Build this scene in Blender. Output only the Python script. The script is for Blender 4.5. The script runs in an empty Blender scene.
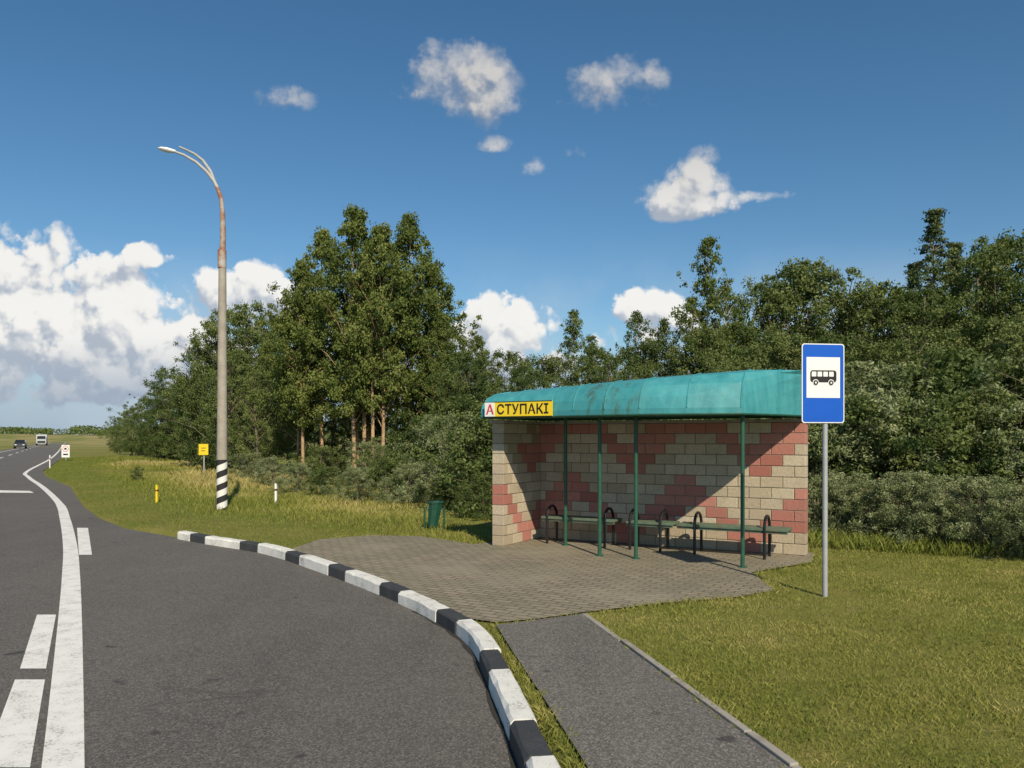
import bpy, bmesh, math, random
import numpy as np
from mathutils import Vector, Matrix
from mathutils.geometry import tessellate_polygon
random.seed(7); rng=np.random.default_rng(11)
F=780.0; H=1.75; HV=438.0
scene=bpy.context.scene
def G(u,v,z=0.0):
    d=(H-z)*F/(v-HV); return ((u-512)/F*d,d)
# ---------------------------------------------------------------- node helper
class NT:
    def __init__(s,tree): s.t=tree; s.n=tree.nodes; s.l=tree.links
    def new(s,t,**k):
        n=s.n.new(t)
        for a,b in k.items(): setattr(n,a,b)
        return n
    def put(s,sock,v):
        if isinstance(v,bpy.types.NodeSocket): s.l.new(v,sock)
        elif v is not None: sock.default_value=v
    def m(s,op,a,b=None,c=None,clamp=False):
        n=s.new('ShaderNodeMath',operation=op,use_clamp=clamp)
        s.put(n.inputs[0],a); s.put(n.inputs[1],b); s.put(n.inputs[2],c); return n.outputs[0]
    def noise(s,vec,scale,detail=4,rough=.55,dim='3D',dist=0):
        n=s.new('ShaderNodeTexNoise',noise_dimensions=dim); s.put(n.inputs['Vector'],vec)
        n.inputs['Scale'].default_value=scale; n.inputs['Detail'].default_value=detail; n.inputs['Roughness'].default_value=rough
        n.inputs['Distortion'].default_value=dist
        return n.outputs['Fac']
    def ramp(s,f,stops,interp='LINEAR'):
        n=s.new('ShaderNodeValToRGB'); n.color_ramp.interpolation=interp
        e=n.color_ramp.elements
        while len(e)<len(stops): e.new(0.5)
        for i,(p,c) in enumerate(stops):
            e[i].position=p; e[i].color=(c[0],c[1],c[2],1) if not isinstance(c,(int,float)) else (c,c,c,1)
        s.put(n.inputs[0],f); return n.outputs[0]
    def mix(s,f,a,b,blend='MIX'):
        n=s.new('ShaderNodeMix',data_type='RGBA',blend_type=blend)
        s.put(n.inputs[0],f)
        for i,v in ((6,a),(7,b)):
            if isinstance(v,tuple) and len(v)==3: v=(*v,1)
            s.put(n.inputs[i],v)
        return n.outputs[2]
    def mapr(s,v,a,b,c=0,d=1,smooth=False):
        n=s.new('ShaderNodeMapRange'); n.interpolation_type='SMOOTHSTEP' if smooth else 'LINEAR'
        s.put(n.inputs[0],v)
        for i,x in enumerate((a,b,c,d)): s.put(n.inputs[i+1],x)
        return n.outputs[0]
def newmat(name):
    m=bpy.data.materials.new(name); m.use_nodes=True; m.node_tree.nodes.clear()
    t=NT(m.node_tree); out=t.new('ShaderNodeOutputMaterial'); b=t.new('ShaderNodeBsdfPrincipled')
    t.l.new(b.outputs[0],out.inputs[0]); t.b=b; t.out=out
    t.co=t.new('ShaderNodeTexCoord').outputs['Object']
    return m,t
def bump(t,h,strength=.3,dist=.01):
    n=t.new('ShaderNodeBump'); n.inputs['Strength'].default_value=strength; n.inputs['Distance'].default_value=dist
    t.put(n.inputs['Height'],h); t.l.new(n.outputs[0],t.b.inputs['Normal'])
def simple(name,col,rough=.6,metal=0,var=.15,scale=8,dirt=None,dirtamt=.3,bmp=.15):
    m,t=newmat(name)
    n=t.noise(t.co,scale,5,.65)
    c=t.mix(t.mapr(n,.3,.7),tuple(x*(1-var) for x in col),tuple(min(1,x*(1+var)) for x in col))
    if dirt:
        n2=t.noise(t.co,scale*.6,6,.7)
        c=t.mix(t.mapr(n2,.62-dirtamt*.4,.75-dirtamt*.3),c,dirt)
    t.put(t.b.inputs['Base Color'],c); t.b.inputs['Roughness'].default_value=rough; t.b.inputs['Metallic'].default_value=metal
    if bmp: bump(t,t.noise(t.co,scale*6,3),bmp,.004)
    return m
# ---------------------------------------------------------------- mesh helpers
def link(o,parent=None):
    scene.collection.objects.link(o)
    if parent is not None:
        o.parent=parent; o.matrix_parent_inverse=Matrix.Translation(-parent.location)
    return o
def root(name,loc):
    e=bpy.data.objects.new(name,None); e.location=loc; e.empty_display_size=.3; scene.collection.objects.link(e); return e
class MB:
    def __init__(s): s.v=[]; s.f=[]; s.mi=[]; s.col=[]
    def add(s,vs,fs,mi=0,col=None):
        b=len(s.v); s.v+= [tuple(x) for x in vs]
        for f in fs: s.f.append([b+i for i in f]); s.mi.append(mi)
        s.col+= [col if col is not None else 0.5]*len(vs)
    def box(s,fr,a,b,mi=0,col=None):
        c=[fr(x,y,z) for z in (a[2],b[2]) for y in (a[1],b[1]) for x in (a[0],b[0])]
        s.add(c,[(0,1,3,2),(4,6,7,5),(0,4,5,1),(2,3,7,6),(0,2,6,4),(1,5,7,3)],mi,col)
    def tube(s,pts,rad,n=8,mi=0,cap=True,col=None):
        pts=[Vector(p) for p in pts]; 
        if not hasattr(rad,'__len__'): rad=[rad]*len(pts)
        vs=[];fs=[]; ref=None
        for i,p in enumerate(pts):
            d=(pts[min(i+1,len(pts)-1)]-pts[max(i-1,0)]).normalized()
            if ref is None:
                ref=Vector((0,0,1)) if abs(d.z)<.9 else Vector((1,0,0))
            x=d.cross(ref).normalized(); y=x.cross(d).normalized(); ref=y
            for k in range(n):
                a=2*math.pi*k/n; vs.append(p+(x*math.cos(a)+y*math.sin(a))*rad[i])
        for i in range(len(pts)-1):
            for k in range(n):
                k2=(k+1)%n; fs.append((i*n+k,i*n+k2,(i+1)*n+k2,(i+1)*n+k))
        if cap: fs.append(tuple(range(n))); fs.append(tuple((len(pts)-1)*n+k for k in range(n)))
        s.add(vs,fs,mi,col)
    def obj(s,name,mats,parent=None,bevel=0,smooth=False,recalc=True,tint=False):
        me=bpy.data.meshes.new(name); me.from_pydata(s.v,[],s.f)
        for m in mats: me.materials.append(m)
        me.polygons.foreach_set('material_index',s.mi)
        if tint:
            at=me.attributes.new('tint','FLOAT','POINT'); at.data.foreach_set('value',s.col)
        if recalc:
            bm=bmesh.new(); bm.from_mesh(me); bmesh.ops.recalc_face_normals(bm,faces=bm.faces)
            bm.to_mesh(me); bm.free()
        if smooth:
            me.shade_smooth()
            try: me.set_sharp_from_angle(angle=math.radians(40))
            except Exception: pass
        o=bpy.data.objects.new(name,me); link(o,parent)
        if bevel:
            b=o.modifiers.new('b','BEVEL'); b.width=bevel; b.segments=2; b.limit_method='ANGLE'
        return o
def sheet(name,poly,z,mat,parent=None,zf=None):
    tris=tessellate_polygon([[Vector((x,y,0)) for x,y in poly]])
    me=bpy.data.meshes.new(name)
    me.from_pydata([(x,y,z) for x,y in poly],[],[tuple(t) for t in tris]); me.materials.append(mat)
    bm=bmesh.new(); bm.from_mesh(me)
    for f in bm.faces:
        f.normal_update()
        if f.normal.z<0: f.normal_flip()
    bm.to_mesh(me); bm.free()
    o=bpy.data.objects.new(name,me); link(o,parent); return o
def vnoise(x,y,seed=0):
    xi=np.floor(x).astype(np.int64); yi=np.floor(y).astype(np.int64); fx=x-xi; fy=y-yi
    def h(a,b):
        n=(a*374761393+b*668265263+seed*974711)&0x7fffffff
        n=((n^(n>>13))*1274126177)&0x7fffffff
        return ((n^(n>>16))&0xffff)/65535.0
    fx=fx*fx*(3-2*fx); fy=fy*fy*(3-2*fy)
    return (h(xi,yi)*(1-fx)+h(xi+1,yi)*fx)*(1-fy)+(h(xi,yi+1)*(1-fx)+h(xi+1,yi+1)*fx)*fy
def fbm(x,y,seed=0): return vnoise(x,y,seed)*.5+vnoise(x*2.1,y*2.1,seed+1)*.3+vnoise(x*4.3,y*4.3,seed+2)*.2
def inside(x,y,poly):
    r=np.zeros(x.shape,bool); n=len(poly)
    for i in range(n):
        x1,y1=poly[i]; x2,y2=poly[(i+1)%n]
        if y1==y2: continue
        c=((y1>y)!=(y2>y))&(x<(x2-x1)*(y-y1)/(y2-y1)+x1); r^=c
    return r
def sdist(x,y,poly):
    d=np.full(x.shape,1e9); n=len(poly)
    for i in range(n):
        x1,y1=poly[i]; x2,y2=poly[(i+1)%n]; dx,dy=x2-x1,y2-y1
        t=np.clip(((x-x1)*dx+(y-y1)*dy)/(dx*dx+dy*dy+1e-12),0,1)
        d=np.minimum(d,np.hypot(x-x1-t*dx,y-y1-t*dy))
    return np.where(inside(x,y,poly),-d,d)
def catmull(pts,k=6):
    out=[]; P=[pts[0]]+list(pts)+[pts[-1]]
    for i in range(1,len(P)-2):
        p0,p1,p2,p3=[np.array(q,float) for q in P[i-1:i+3]]
        for j in range(k):
            t=j/k; out.append(tuple(.5*((2*p1)+(-p0+p2)*t+(2*p0-5*p1+4*p2-p3)*t*t+(-p0+3*p1-3*p2+p3)*t**3)))
    out.append(tuple(P[-2])); return out
# ---------------------------------------------------------------- layout
ZP=.12
kerb_px=[(545,768),(505,680),(485,640),(466,621),(440,606),(410,592),(370,577),(330,563),(292,551),(262,543.5),(236,539.5),(208,535.5),(182,531)]
kerb=[(.75,-6),(.5,0),(.34,2.2)]+[G(u,v,.13) for u,v in kerb_px]
kerb=catmull(kerb,5)
edge=[(-7.5,15.1),(-9.0,17.0),(-11.0,20.0),(-15.8,27.9),(-20.9,35),(-24.9,41.4),(-37.6,65),(-60,105),(-97,170),(-345,608)]
asph=kerb+edge+[(-360,612),(-64.7,97),(-41,55),(-14.5,8),(-8,-6)]
pave=[G(290,549,.12),G(330,563,.12),G(370,577,.12),G(410,592,.12),G(440,606,.12),G(470,618,.12),G(497,622,.12),G(540,618,.12),G(582,612,.12),G(660,603,.12),G(735,597,.12),G(775,590,.12),G(762,580,.12),G(752,572,.12),G(812,562,.12),(4.3,11.1),(.55,13.05),(-.6,12.0),G(420,536,.12),G(370,535,.12),G(320,539,.12)]
path=[G(496,625,.12),G(582,614,.12),G(790,768,.12),(1.75,2.3),(2.2,-4),(1.1,-4),(.72,2.3),G(588,768,.12),G(545,700,.12),G(515,655,.12)]
def gz(x,y):
    x=np.asarray(x,float); y=np.asarray(y,float)
    s=sdist(x,y,asph)
    near=np.clip((x+9)/3,0,1)*np.clip((19-y)/4,0,1)
    g=.02+.08*near
    sp=np.minimum(sdist(x,y,pave),sdist(x,y,path))
    und=np.clip((np.minimum(s,sp)-.3)/3,0,1)
    g=g+und*(fbm(x*.25,y*.25,3)-.4)*.35+und*np.clip((s-3)/12,0,1)*(-.15)
    r=np.hypot(x,y); g=g+np.clip((r-350)/500,0,1)**1.3*(3+7*vnoise(x*.004,y*.004,9))*1.0
    k=np.clip((s+.02)/.14,0,1)
    return np.where(s<-.02,-.07,-.07+(g+.07)*k)
# ---------------------------------------------------------------- materials
def asphalt_mat(k=1.0):
    m,t=newmat('asphalt')
    mp=t.new('ShaderNodeMapping'); mp.inputs['Rotation'].default_value=(0,0,math.radians(-29.5)); mp.inputs['Scale'].default_value=(1.0,.13,1); t.put(mp.inputs[0],t.co)
    wheel=t.noise(mp.outputs[0],.9,4,.6)
    big=t.noise(t.co,.35,4,.6); mid=t.noise(t.co,2.2,5,.7); fine=t.noise(t.co,140,2,.7)
    q=lambda a:tuple(x*k for x in a)
    c=t.mix(t.mapr(big,.35,.7),q((.074,.069,.062)),q((.124,.114,.101)))
    c=t.mix(t.mapr(wheel,.42,.66,0,.5),c,q((.155,.143,.128)))
    c=t.mix(t.mapr(wheel,.44,.30,0,.5),c,q((.05,.047,.042)))
    c=t.mix(t.mapr(mid,.45,.75,0,.35),c,q((.165,.153,.138)))
    v=t.new('ShaderNodeTexVoronoi'); v.inputs['Scale'].default_value=95; t.put(v.inputs['Vector'],t.co)
    c=t.mix(.55,c,t.ramp(v.outputs['Color'],[(.0,q((.022,.022,.021))),(.5,q((.108,.10,.089))),(1,q((.32,.295,.255)))]))
    cc=t.new('ShaderNodeCombineXYZ'); t.put(cc.inputs[0],t.noise(t.co,1.3,4,.6)); t.put(cc.inputs[1],t.noise(t.co,1.1,4))
    vec=t.new('ShaderNodeVectorMath',operation='ADD'); t.put(vec.inputs[0],t.co); t.put(vec.inputs[1],cc.outputs[0])
    cr=t.new('ShaderNodeTexVoronoi',feature='DISTANCE_TO_EDGE'); cr.inputs['Scale'].default_value=.27; t.put(cr.inputs['Vector'],vec.outputs[0])
    c=t.mix(t.mapr(cr.outputs['Distance'],.0,.004,.3,0),c,(.02,.02,.02))
    st=t.noise(t.co,3.1,2,.5)
    c=t.mix(t.mapr(st,.70,.74,0,.75),c,(.03,.03,.03))
    t.put(t.b.inputs['Base Color'],c); t.b.inputs['Roughness'].default_value=.85
    bump(t,t.m('ADD',fine,t.m('MULTIPLY',v.outputs['Distance'],1.0)),.7,.006); return m
def ground_mat():
    m,t=newmat('grass_ground')
    a=t.noise(t.co,.5,5,.65); b=t.noise(t.co,3.5,5,.7); c3=t.noise(t.co,38,4,.75)
    far=t.noise(t.co,.05,3,.6)
    c=t.mix(t.mapr(a,.38,.62),(.17,.195,.038),(.26,.24,.068))
    c=t.mix(t.mapr(b,.5,.72,0,.75),c,(.34,.27,.10))
    sep=t.new('ShaderNodeSeparateXYZ'); t.put(sep.inputs[0],t.co)
    fm=t.mapr(sep.outputs[1],80,220)
    fc=t.mix(t.mapr(far,.42,.58),(.19,.24,.06),(.44,.34,.16))
    c=t.mix(fm,c,fc)
    c=t.mix(t.mapr(c3,.35,.7,.5,0),c,(.08,.09,.022))
    t.put(t.b.inputs['Base Color'],c); t.b.inputs['Roughness'].default_value=.95; t.b.inputs['Specular IOR Level'].default_value=.1
    bump(t,t.m('ADD',c3,b),.7,.03); return m
def paint_mat(name,col):
    m,t=newmat(name)
    n=t.noise(t.co,60,3,.7); n2=t.noise(t.co,5,5,.7)
    c=t.mix(t.mapr(t.m('ADD',n,t.m('MULTIPLY',n2,.9)),1.0,1.18,0,.85),col,tuple(x*.35+.04 for x in col) if col[0]>.3 else (.09,.088,.08))
    c=t.mix(t.mapr(n2,.3,.7,0,.25),c,(.35,.33,.29) if col[0]>.3 else (.05,.05,.05))
    t.put(t.b.inputs['Base Color'],c); t.b.inputs['Roughness'].default_value=.75
    bump(t,n,.4,.004); return m
def leaf_mat(name,dark,mid,light,trans=.30,vary=.4):
    m,t=newmat(name)
    at=t.new('ShaderNodeAttribute',attribute_name='tint')
    oi=t.new('ShaderNodeObjectInfo')
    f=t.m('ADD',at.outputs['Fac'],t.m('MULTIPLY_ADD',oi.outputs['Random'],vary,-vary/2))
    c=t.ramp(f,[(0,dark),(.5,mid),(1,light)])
    t.put(t.b.inputs['Base Color'],c); t.b.inputs['Roughness'].default_value=.6; t.b.inputs['Specular IOR Level'].default_value=.25
    tr=t.new('ShaderNodeBsdfTranslucent'); hs=t.mix(.5,c,(.20,.25,.015)); t.put(tr.inputs[0],hs)
    mx=t.new('ShaderNodeMixShader'); mx.inputs[0].default_value=trans
    t.l.new(t.b.outputs[0],mx.inputs[1]); t.l.new(tr.outputs[0],mx.inputs[2]); t.l.new(mx.outputs[0],t.out.inputs[0])
    return m
M_asph=asphalt_mat(); M_ground=ground_mat()
M_white=paint_mat('white_road_paint',(.82,.81,.77)); M_black=paint_mat('black_paint',(.018,.019,.021))
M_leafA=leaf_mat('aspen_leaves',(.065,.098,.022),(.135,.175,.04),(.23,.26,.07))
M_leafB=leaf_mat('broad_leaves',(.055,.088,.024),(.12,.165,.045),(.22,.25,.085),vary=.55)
M_leafW=leaf_mat('willow_leaves',(.11,.145,.06),(.24,.28,.125),(.38,.41,.22),vary=.5)
M_leafD=leaf_mat('conifer_needles',(.04,.064,.024),(.08,.11,.04),(.14,.16,.06),.12)
M_grass=leaf_mat('grass_blades',(.14,.185,.03),(.31,.31,.072),(.58,.47,.20),.3,0)
M_bark=simple('bark_grey',(.17,.14,.10),.9,var=.4,scale=5,bmp=0)
M_bark2=simple('bark_orange',(.40,.27,.155),.9,var=.35,scale=6,bmp=0)
M_barkb=simple('birch_bark',(.50,.47,.41),.85,var=.3,scale=7,dirt=(.05,.045,.04),dirtamt=.25,bmp=0)
M_conc=simple('concrete',(.32,.29,.25),.85,var=.12,scale=4,dirt=(.2,.17,.13),dirtamt=.2)
M_green=simple('green_post_paint',(.02,.09,.055),.45,var=.2,scale=12,dirt=(.1,.05,.02),dirtamt=.05)
M_bin=simple('green_bin_paint',(.012,.07,.045),.5,var=.2,scale=12)
M_blackm=simple('black_metal',(.012,.012,.014),.4,var=.2,scale=12)
M_galv=simple('galvanised_steel',(.42,.43,.44),.5,metal=.3,var=.12,scale=14)
M_rust=simple('rusted_bracket',(.38,.36,.32),.7,var=.15,scale=5,dirt=(.30,.11,.045),dirtamt=.55)
M_steel=simple('grey_steel_arm',(.40,.39,.37),.6,var=.15,scale=5)
M_seat=simple('bench_seat_wood',(.10,.15,.10),.65,var=.3,scale=9,dirt=(.16,.13,.09),dirtamt=.3)
M_yellow=simple('yellow_sign',(.80,.58,.02),.45,var=.05,scale=3)
M_wsign=simple('white_sign',(.8,.8,.78),.4,var=.03,scale=3)
M_cream=simple('truck_paint',(.45,.46,.46),.4,var=.05,scale=3)
M_carp=simple('car_paint',(.06,.065,.075),.25,var=.05,scale=3)
M_blue=simple('blue_sign',(.006,.095,.52),.35,var=.06,scale=3)
M_red=simple('red_sign',(.62,.03,.03),.45,var=.05,scale=3)
M_ink=simple('black_sign_ink',(.012,.012,.012),.5,var=.05,scale=3)
M_glass=simple('dark_glass',(.02,.025,.03),.1,var=.05,scale=3)
M_tyre=simple('tyre',(.02,.02,.02),.8,var=.1,scale=8)
def teal():
    m,t=newmat('teal_roof_sheet')
    mp=t.new('ShaderNodeMapping'); mp.inputs['Scale'].default_value=(3,3,.7); t.put(mp.inputs[0],t.co)
    n=t.noise(mp.outputs[0],2.0,7,.7); n2=t.noise(t.co,1.1,4,.6); n3=t.noise(t.co,9,6,.7)
    c=t.mix(t.mapr(n,.35,.68),(.035,.235,.265),(.075,.345,.37))
    c=t.mix(t.mapr(n3,.5,.8,0,.35),c,(.15,.31,.30))
    sx=t.new('ShaderNodeSeparateXYZ'); t.put(sx.inputs[0],t.co)
    zone=t.m('MULTIPLY',t.mapr(sx.outputs[0],.7,1.0),t.mapr(sx.outputs[0],1.8,1.5))
    ru=t.m('MULTIPLY',t.mapr(n,.48,.62),t.m('MAXIMUM',t.mapr(n2,.62,.70,0,.5),zone))
    c=t.mix(t.m('MULTIPLY',ru,.75),c,(.05,.08,.045))
    t.put(t.b.inputs['Base Color'],c); t.b.inputs['Roughness'].default_value=.48
    bump(t,t.m('ADD',t.noise(t.co,3.2,3,.5),t.m('MULTIPLY',n3,.3)),.45,.025); return m
M_teal=teal()
def paver():
    m,t=newmat('block_paving')
    mp=t.new('ShaderNodeMapping'); mp.inputs['Rotation'].default_value=(0,0,math.radians(29.4)); t.put(mp.inputs[0],t.co)
    br=t.new('ShaderNodeTexBrick'); t.put(br.inputs['Vector'],mp.outputs[0])
    br.inputs['Scale'].default_value=1; br.inputs['Brick Width'].default_value=.2; br.inputs['Row Height'].default_value=.1; br.inputs['Mortar Size'].default_value=.008
    br.inputs['Color1'].default_value=(.33,.275,.20,1); br.inputs['Color2'].default_value=(.23,.195,.145,1); br.inputs['Mortar'].default_value=(.07,.075,.035,1)
    br.inputs['Bias'].default_value=-.1
    n=t.noise(t.co,1.4,5,.7); n2=t.noise(t.co,40,4,.7)
    c=t.mix(t.mapr(n,.42,.7,0,.7),br.outputs['Color'],(.17,.165,.10))
    c=t.mix(t.mapr(n2,.4,.75,0,.5),c,(.12,.105,.078))
    n4=t.noise(t.co,.7,4,.6); c=t.mix(t.mapr(n4,.5,.7,0,.45),c,(.37,.32,.24))
    t.put(t.b.inputs['Base Color'],c); t.b.inputs['Roughness'].default_value=.9
    bump(t,t.m('ADD',t.m('MULTIPLY',br.outputs['Fac'],-1.2),t.m('ADD',t.m('MULTIPLY',n2,.5),t.m('MULTIPLY',n,1.5))),.9,.014); return m
M_pave=paver()
def blockmat():
    m,t=newmat('wall_blocks')
    at=t.new('ShaderNodeAttribute',attribute_name='tint')
    c=t.ramp(at.outputs['Fac'],[(0,(.42,.345,.24)),(.3,(.58,.50,.37)),(.5,(.33,.29,.17)),(.70,(.38,.13,.10)),(1,(.52,.22,.175))])
    n=t.noise(t.co,35,5,.7); n2=t.noise(t.co,2.2,4,.6)
    c=t.mix(t.mapr(n,.38,.78,0,.45),c,(.20,.15,.11))
    c=t.mix(t.mapr(n2,.5,.78,0,.3),c,(.18,.15,.11))
    t.put(t.b.inputs['Base Color'],c); t.b.inputs['Roughness'].default_value=.9
    bump(t,n,.9,.010); return m
M_block=blockmat(); M_mortar=simple('mortar',(.19,.165,.13),.95,var=.15,scale=20)
# ---------------------------------------------------------------- ground, road, pavements
def axis(lo,hi,a,b,step,g=1.12):
    l=list(np.arange(a,b+1e-6,step)); s=step; x=b
    while x<hi: s*=g; x+=s; l.append(x)
    s=step; x=a; pre=[]
    while x>lo: s*=g; x-=s; pre.append(x)
    return np.array(pre[::-1]+l)
xs=axis(-1500,1500,-16,11,.14,1.10); ys=axis(-40,2200,2.5,22,.14,1.07)
X,Y=np.meshgrid(xs,ys); Z=gz(X.ravel(),Y.ravel())
nx,ny=len(xs),len(ys)
me=bpy.data.meshes.new('ground'); V=np.stack([X.ravel(),Y.ravel(),Z],1)
i=np.arange(nx*ny).reshape(ny,nx); q=np.stack([i[:-1,:-1],i[:-1,1:],i[1:,1:],i[1:,:-1]],-1).reshape(-1,4)
def npmesh(me,V,Q,mi=None):
    me.vertices.add(len(V)); me.vertices.foreach_set('co',V.astype(np.float32).ravel())
    me.loops.add(len(Q)*4); me.loops.foreach_set('vertex_index',Q.astype(np.int32).ravel())
    me.polygons.add(len(Q)); me.polygons.foreach_set('loop_start',np.arange(0,len(Q)*4,4,dtype=np.int32))
    if mi is not None: me.polygons.foreach_set('material_index',mi.astype(np.int32))
    me.update(calc_edges=True)
npmesh(me,V,q); me.shade_smooth(); me.materials.append(M_ground)
link(bpy.data.objects.new('ground',me))
sheet('asphalt_road',asph,0,M_asph)
sheet('paved_waiting_area',pave,.118,M_pave)
M_path=asphalt_mat(1.25); M_path.name='path_asphalt'
sheet('asphalt_footpath',path,.122,M_path)
def strip(mb,pts,w,z=.004):
    pts=[Vector((p[0],p[1],0)) for p in pts]; L=[];R=[]
    for k,p in enumerate(pts):
        d=(pts[min(k+1,len(pts)-1)]-pts[max(k-1,0)]).normalized(); n=Vector((-d.y,d.x,0)); ww=w[k] if hasattr(w,'__len__') else w
        L.append(p+n*ww/2); R.append(p-n*ww/2)
    n=len(pts); mb.add([(p.x,p.y,z) for p in L+R],[(k,k+n,k+1+n,k+1) for k in range(n-1)])
mk=root('road_markings',(-4,8,0))
mb=MB(); line=catmull([(1.2,-2.3),(-.1,0),G(63,768),G(67,690),G(70,620),G(71,575),G(70,545),G(65,519),(-12.2,21),(-16.8,27.9),(-21.7,35),(-25.7,41.4),(-38.5,65),(-61,105),(-98,170),(-200,350)],5)
strip(mb,line,[.20 if p[1]<20 else .17 for p in line]); mb.obj('edge_line',[M_white],mk)
mb=MB()
mb.add([(*G(u,v),.004) for u,v in [(15,680),(45,680),(30,768),(-18,768)]],[(0,3,2,1)])
mb.add([(*G(u,v),.004) for u,v in [(37,615),(56,615),(46,669),(20,669)]],[(0,3,2,1)])
mb.add([(*G(u,v),.004) for u,v in [(77,528),(88,528),(92,555),(79,555)]],[(0,3,2,1)])
mb.add([(*G(u,v),.004) for u,v in [(-20,490),(30,491),(34,493),(-20,492.5)]],[(0,3,2,1)])
mb.obj('lane_dashes',[M_white],mk)
mb=MB()
for k in range(40):
    y0=30+k*12; x0=-.575*y0-5.5
    strip(mb,[(x0,y0),(x0-.575*5,y0+5)],.16)
strip(mb,[(-9.2-.56*30,30),(-9.2-.56*300,300)],.16)
mb.obj('centre_line',[M_white],mk)
M_kerb_strip=simple('kerb_dark_strip',(.03,.027,.022),.95,var=.4,scale=20)
mb=MB(); kk=[(p[0]-.088,p[1]-.015) for p in kerb if p[1]<8]; strip(mb,kk,[.05+.025*math.sin(i*1.7) for i in range(len(kk))],.003); mb.obj('kerb_edge_strip',[M_kerb_strip])  # thin near-black strip on the asphalt along the kerb's road side
kr=root('painted_kerb',(kerb[20][0],kerb[20][1],0))
kp=np.array(kerb); seg=np.hypot(*(kp[1:]-kp[:-1]).T); cum=np.concatenate([[0],np.cumsum(seg)])
def kpt(s): return np.array([np.interp(s,cum,kp[:,0]),np.interp(s,cum,kp[:,1])])
tgt=np.array(G(548,752,.13)); s0=cum[np.argmin(np.hypot(*(kp-tgt).T))]
mbk=MB(); pat=[(.52,1),(1.0,0)]
L=cum[-1]; pos=s0-.15-1.52*8; k=0; 
while pos<L:
    ln,c=pat[k%2]; a=max(pos,0); b=min(pos+ln,L); 
    if b>a+.1:
        nseg=max(1,int((b-a)/.12)); ring=[]
        ox=random.uniform(-.008,.008); dz=random.uniform(-.007,.007)
        for j in range(nseg+1):
            sj=a+.006+(b-a-.012)*j/nseg; p=kpt(sj); d=kpt(min(sj+.05,L))-kpt(max(sj-.05,0)); d/=np.linalg.norm(d); n=np.array([-d[1],d[0]])
            top=.132+random.uniform(-.003,.003); chip=random.choice([0,0,0,.01])
            for off,z in ((.085,-.05),(.080,top-.02-chip),(.062-chip,top),(-.062,top),(-.075,top-.015),(-.078,-.05)):
                off+=ox+random.uniform(-.003,.003)
                ring.append((p[0]+n[0]*off,p[1]+n[1]*off,z+dz))
        fs=[]
        for j in range(nseg):
            for q2 in range(5): fs.append((j*6+q2,j*6+q2+1,(j+1)*6+q2+1,(j+1)*6+q2))
        fs.append(tuple(range(6))); fs.append(tuple(nseg*6+q2 for q2 in range(6)))
        mbk.add(ring,fs,c)
    pos+=ln; k+=1
M_kw=paint_mat('kerb_white_paint',(.78,.77,.72)); M_kb=paint_mat('kerb_black_paint',(.04,.043,.047))
mbk.obj('kerb_stones',[M_kw,M_kb],kr)
mb=MB(); ep=np.array([G(582,614,.12),G(790,768,.12),(1.75,2.3),(2.2,-4)])
for a in range(len(ep)-1):
    d=ep[a+1]-ep[a]; L2=np.linalg.norm(d); d/=L2; n=np.array([-d[1],d[0]]); k=0
    if n[0]<0: n=-n
    while k*1.0<L2:
        s1=k*1.0+.006; s2=min(L2,(k+1)*1.0)-.006; j=random.uniform(-.006,.006)
        fr=lambda x,y,z: (ep[a][0]+d[0]*x+n[0]*(y+j),ep[a][1]+d[1]*x+n[1]*(y+j),z)
        if s2>s1: mb.box(fr,(s1,.0,0),(s2,.05,.135+j))
        k+=1
mb.obj('footpath_edging',[M_conc],bevel=.006)
# ---------------------------------------------------------------- grass blades
def blades(name,x,y,h,w,tint,lean=.35):
    n=len(x); z=gz(x,y)-.005; a=rng.uniform(0,2*np.pi,n); la=rng.uniform(0,2*np.pi,n); le=rng.uniform(0,lean,n)*h*1.3
    bx=np.cos(a)*w/2; by=np.sin(a)*w/2; lx=np.cos(la)*le; ly=np.sin(la)*le
    V=np.empty((n,4,3))
    V[:,0]=np.stack([x-bx,y-by,z],1); V[:,1]=np.stack([x+bx,y+by,z],1)
    V[:,2]=np.stack([x+bx*.25+lx,y+by*.25+ly,z+h],1); V[:,3]=np.stack([x-bx*.6+lx*.4,y-by*.6+ly*.4,z+h*.6],1)
    me=bpy.data.meshes.new(name); npmesh(me,V.reshape(-1,3),np.arange(n*4).reshape(-1,4))
    at=me.attributes.new('tint','FLOAT','POINT'); at.data.foreach_set('value',np.repeat(tint,4).astype(np.float32))
    me.materials.append(M_grass); link(bpy.data.objects.new(name,me))
def grassmask(x,y,off=0.0):
    return (sdist(x,y,asph)>.08)&(sdist(x,y,pave)>off)&(sdist(x,y,path)>off)
N=900000
x=rng.uniform(-3,10,N); y=rng.uniform(3.0,15,N); p=np.clip((5/y),0,1)**1.3
k=(rng.random(N)<p)&(np.abs(x)<.75*y+.5); x=x[k];y=y[k]
en=.05*(fbm(x*4,y*4,61)-.35)
k=grassmask(x,y,0) | ((sdist(x,y,asph)>.08)&(np.minimum(sdist(x,y,pave),sdist(x,y,path))>-en*1.6))
k&=(fbm(x*2.3,y*2.3,91)>.25)|(rng.random(len(x))<.35)
ex=sdist(x,y,path); k&=~((ex>0)&(ex<.05)&(x>.6)&(fbm(x*3,y*3,71)<.55)); x=x[k];y=y[k]
t1=fbm(x*.6,y*.6,21); t2=fbm(x*3,y*3,31)
tint=np.clip(.08+.72*t1+.6*(t2-.5)+rng.normal(0,.13,len(x)),0,1)
ed=np.minimum(sdist(x,y,pave),np.abs(sdist(x,y,path)))
h=(.010+.028*fbm(x*1.5,y*1.5,5))*rng.uniform(.5,1.5,len(x))*(1+.6*(ed<.10))
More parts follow.
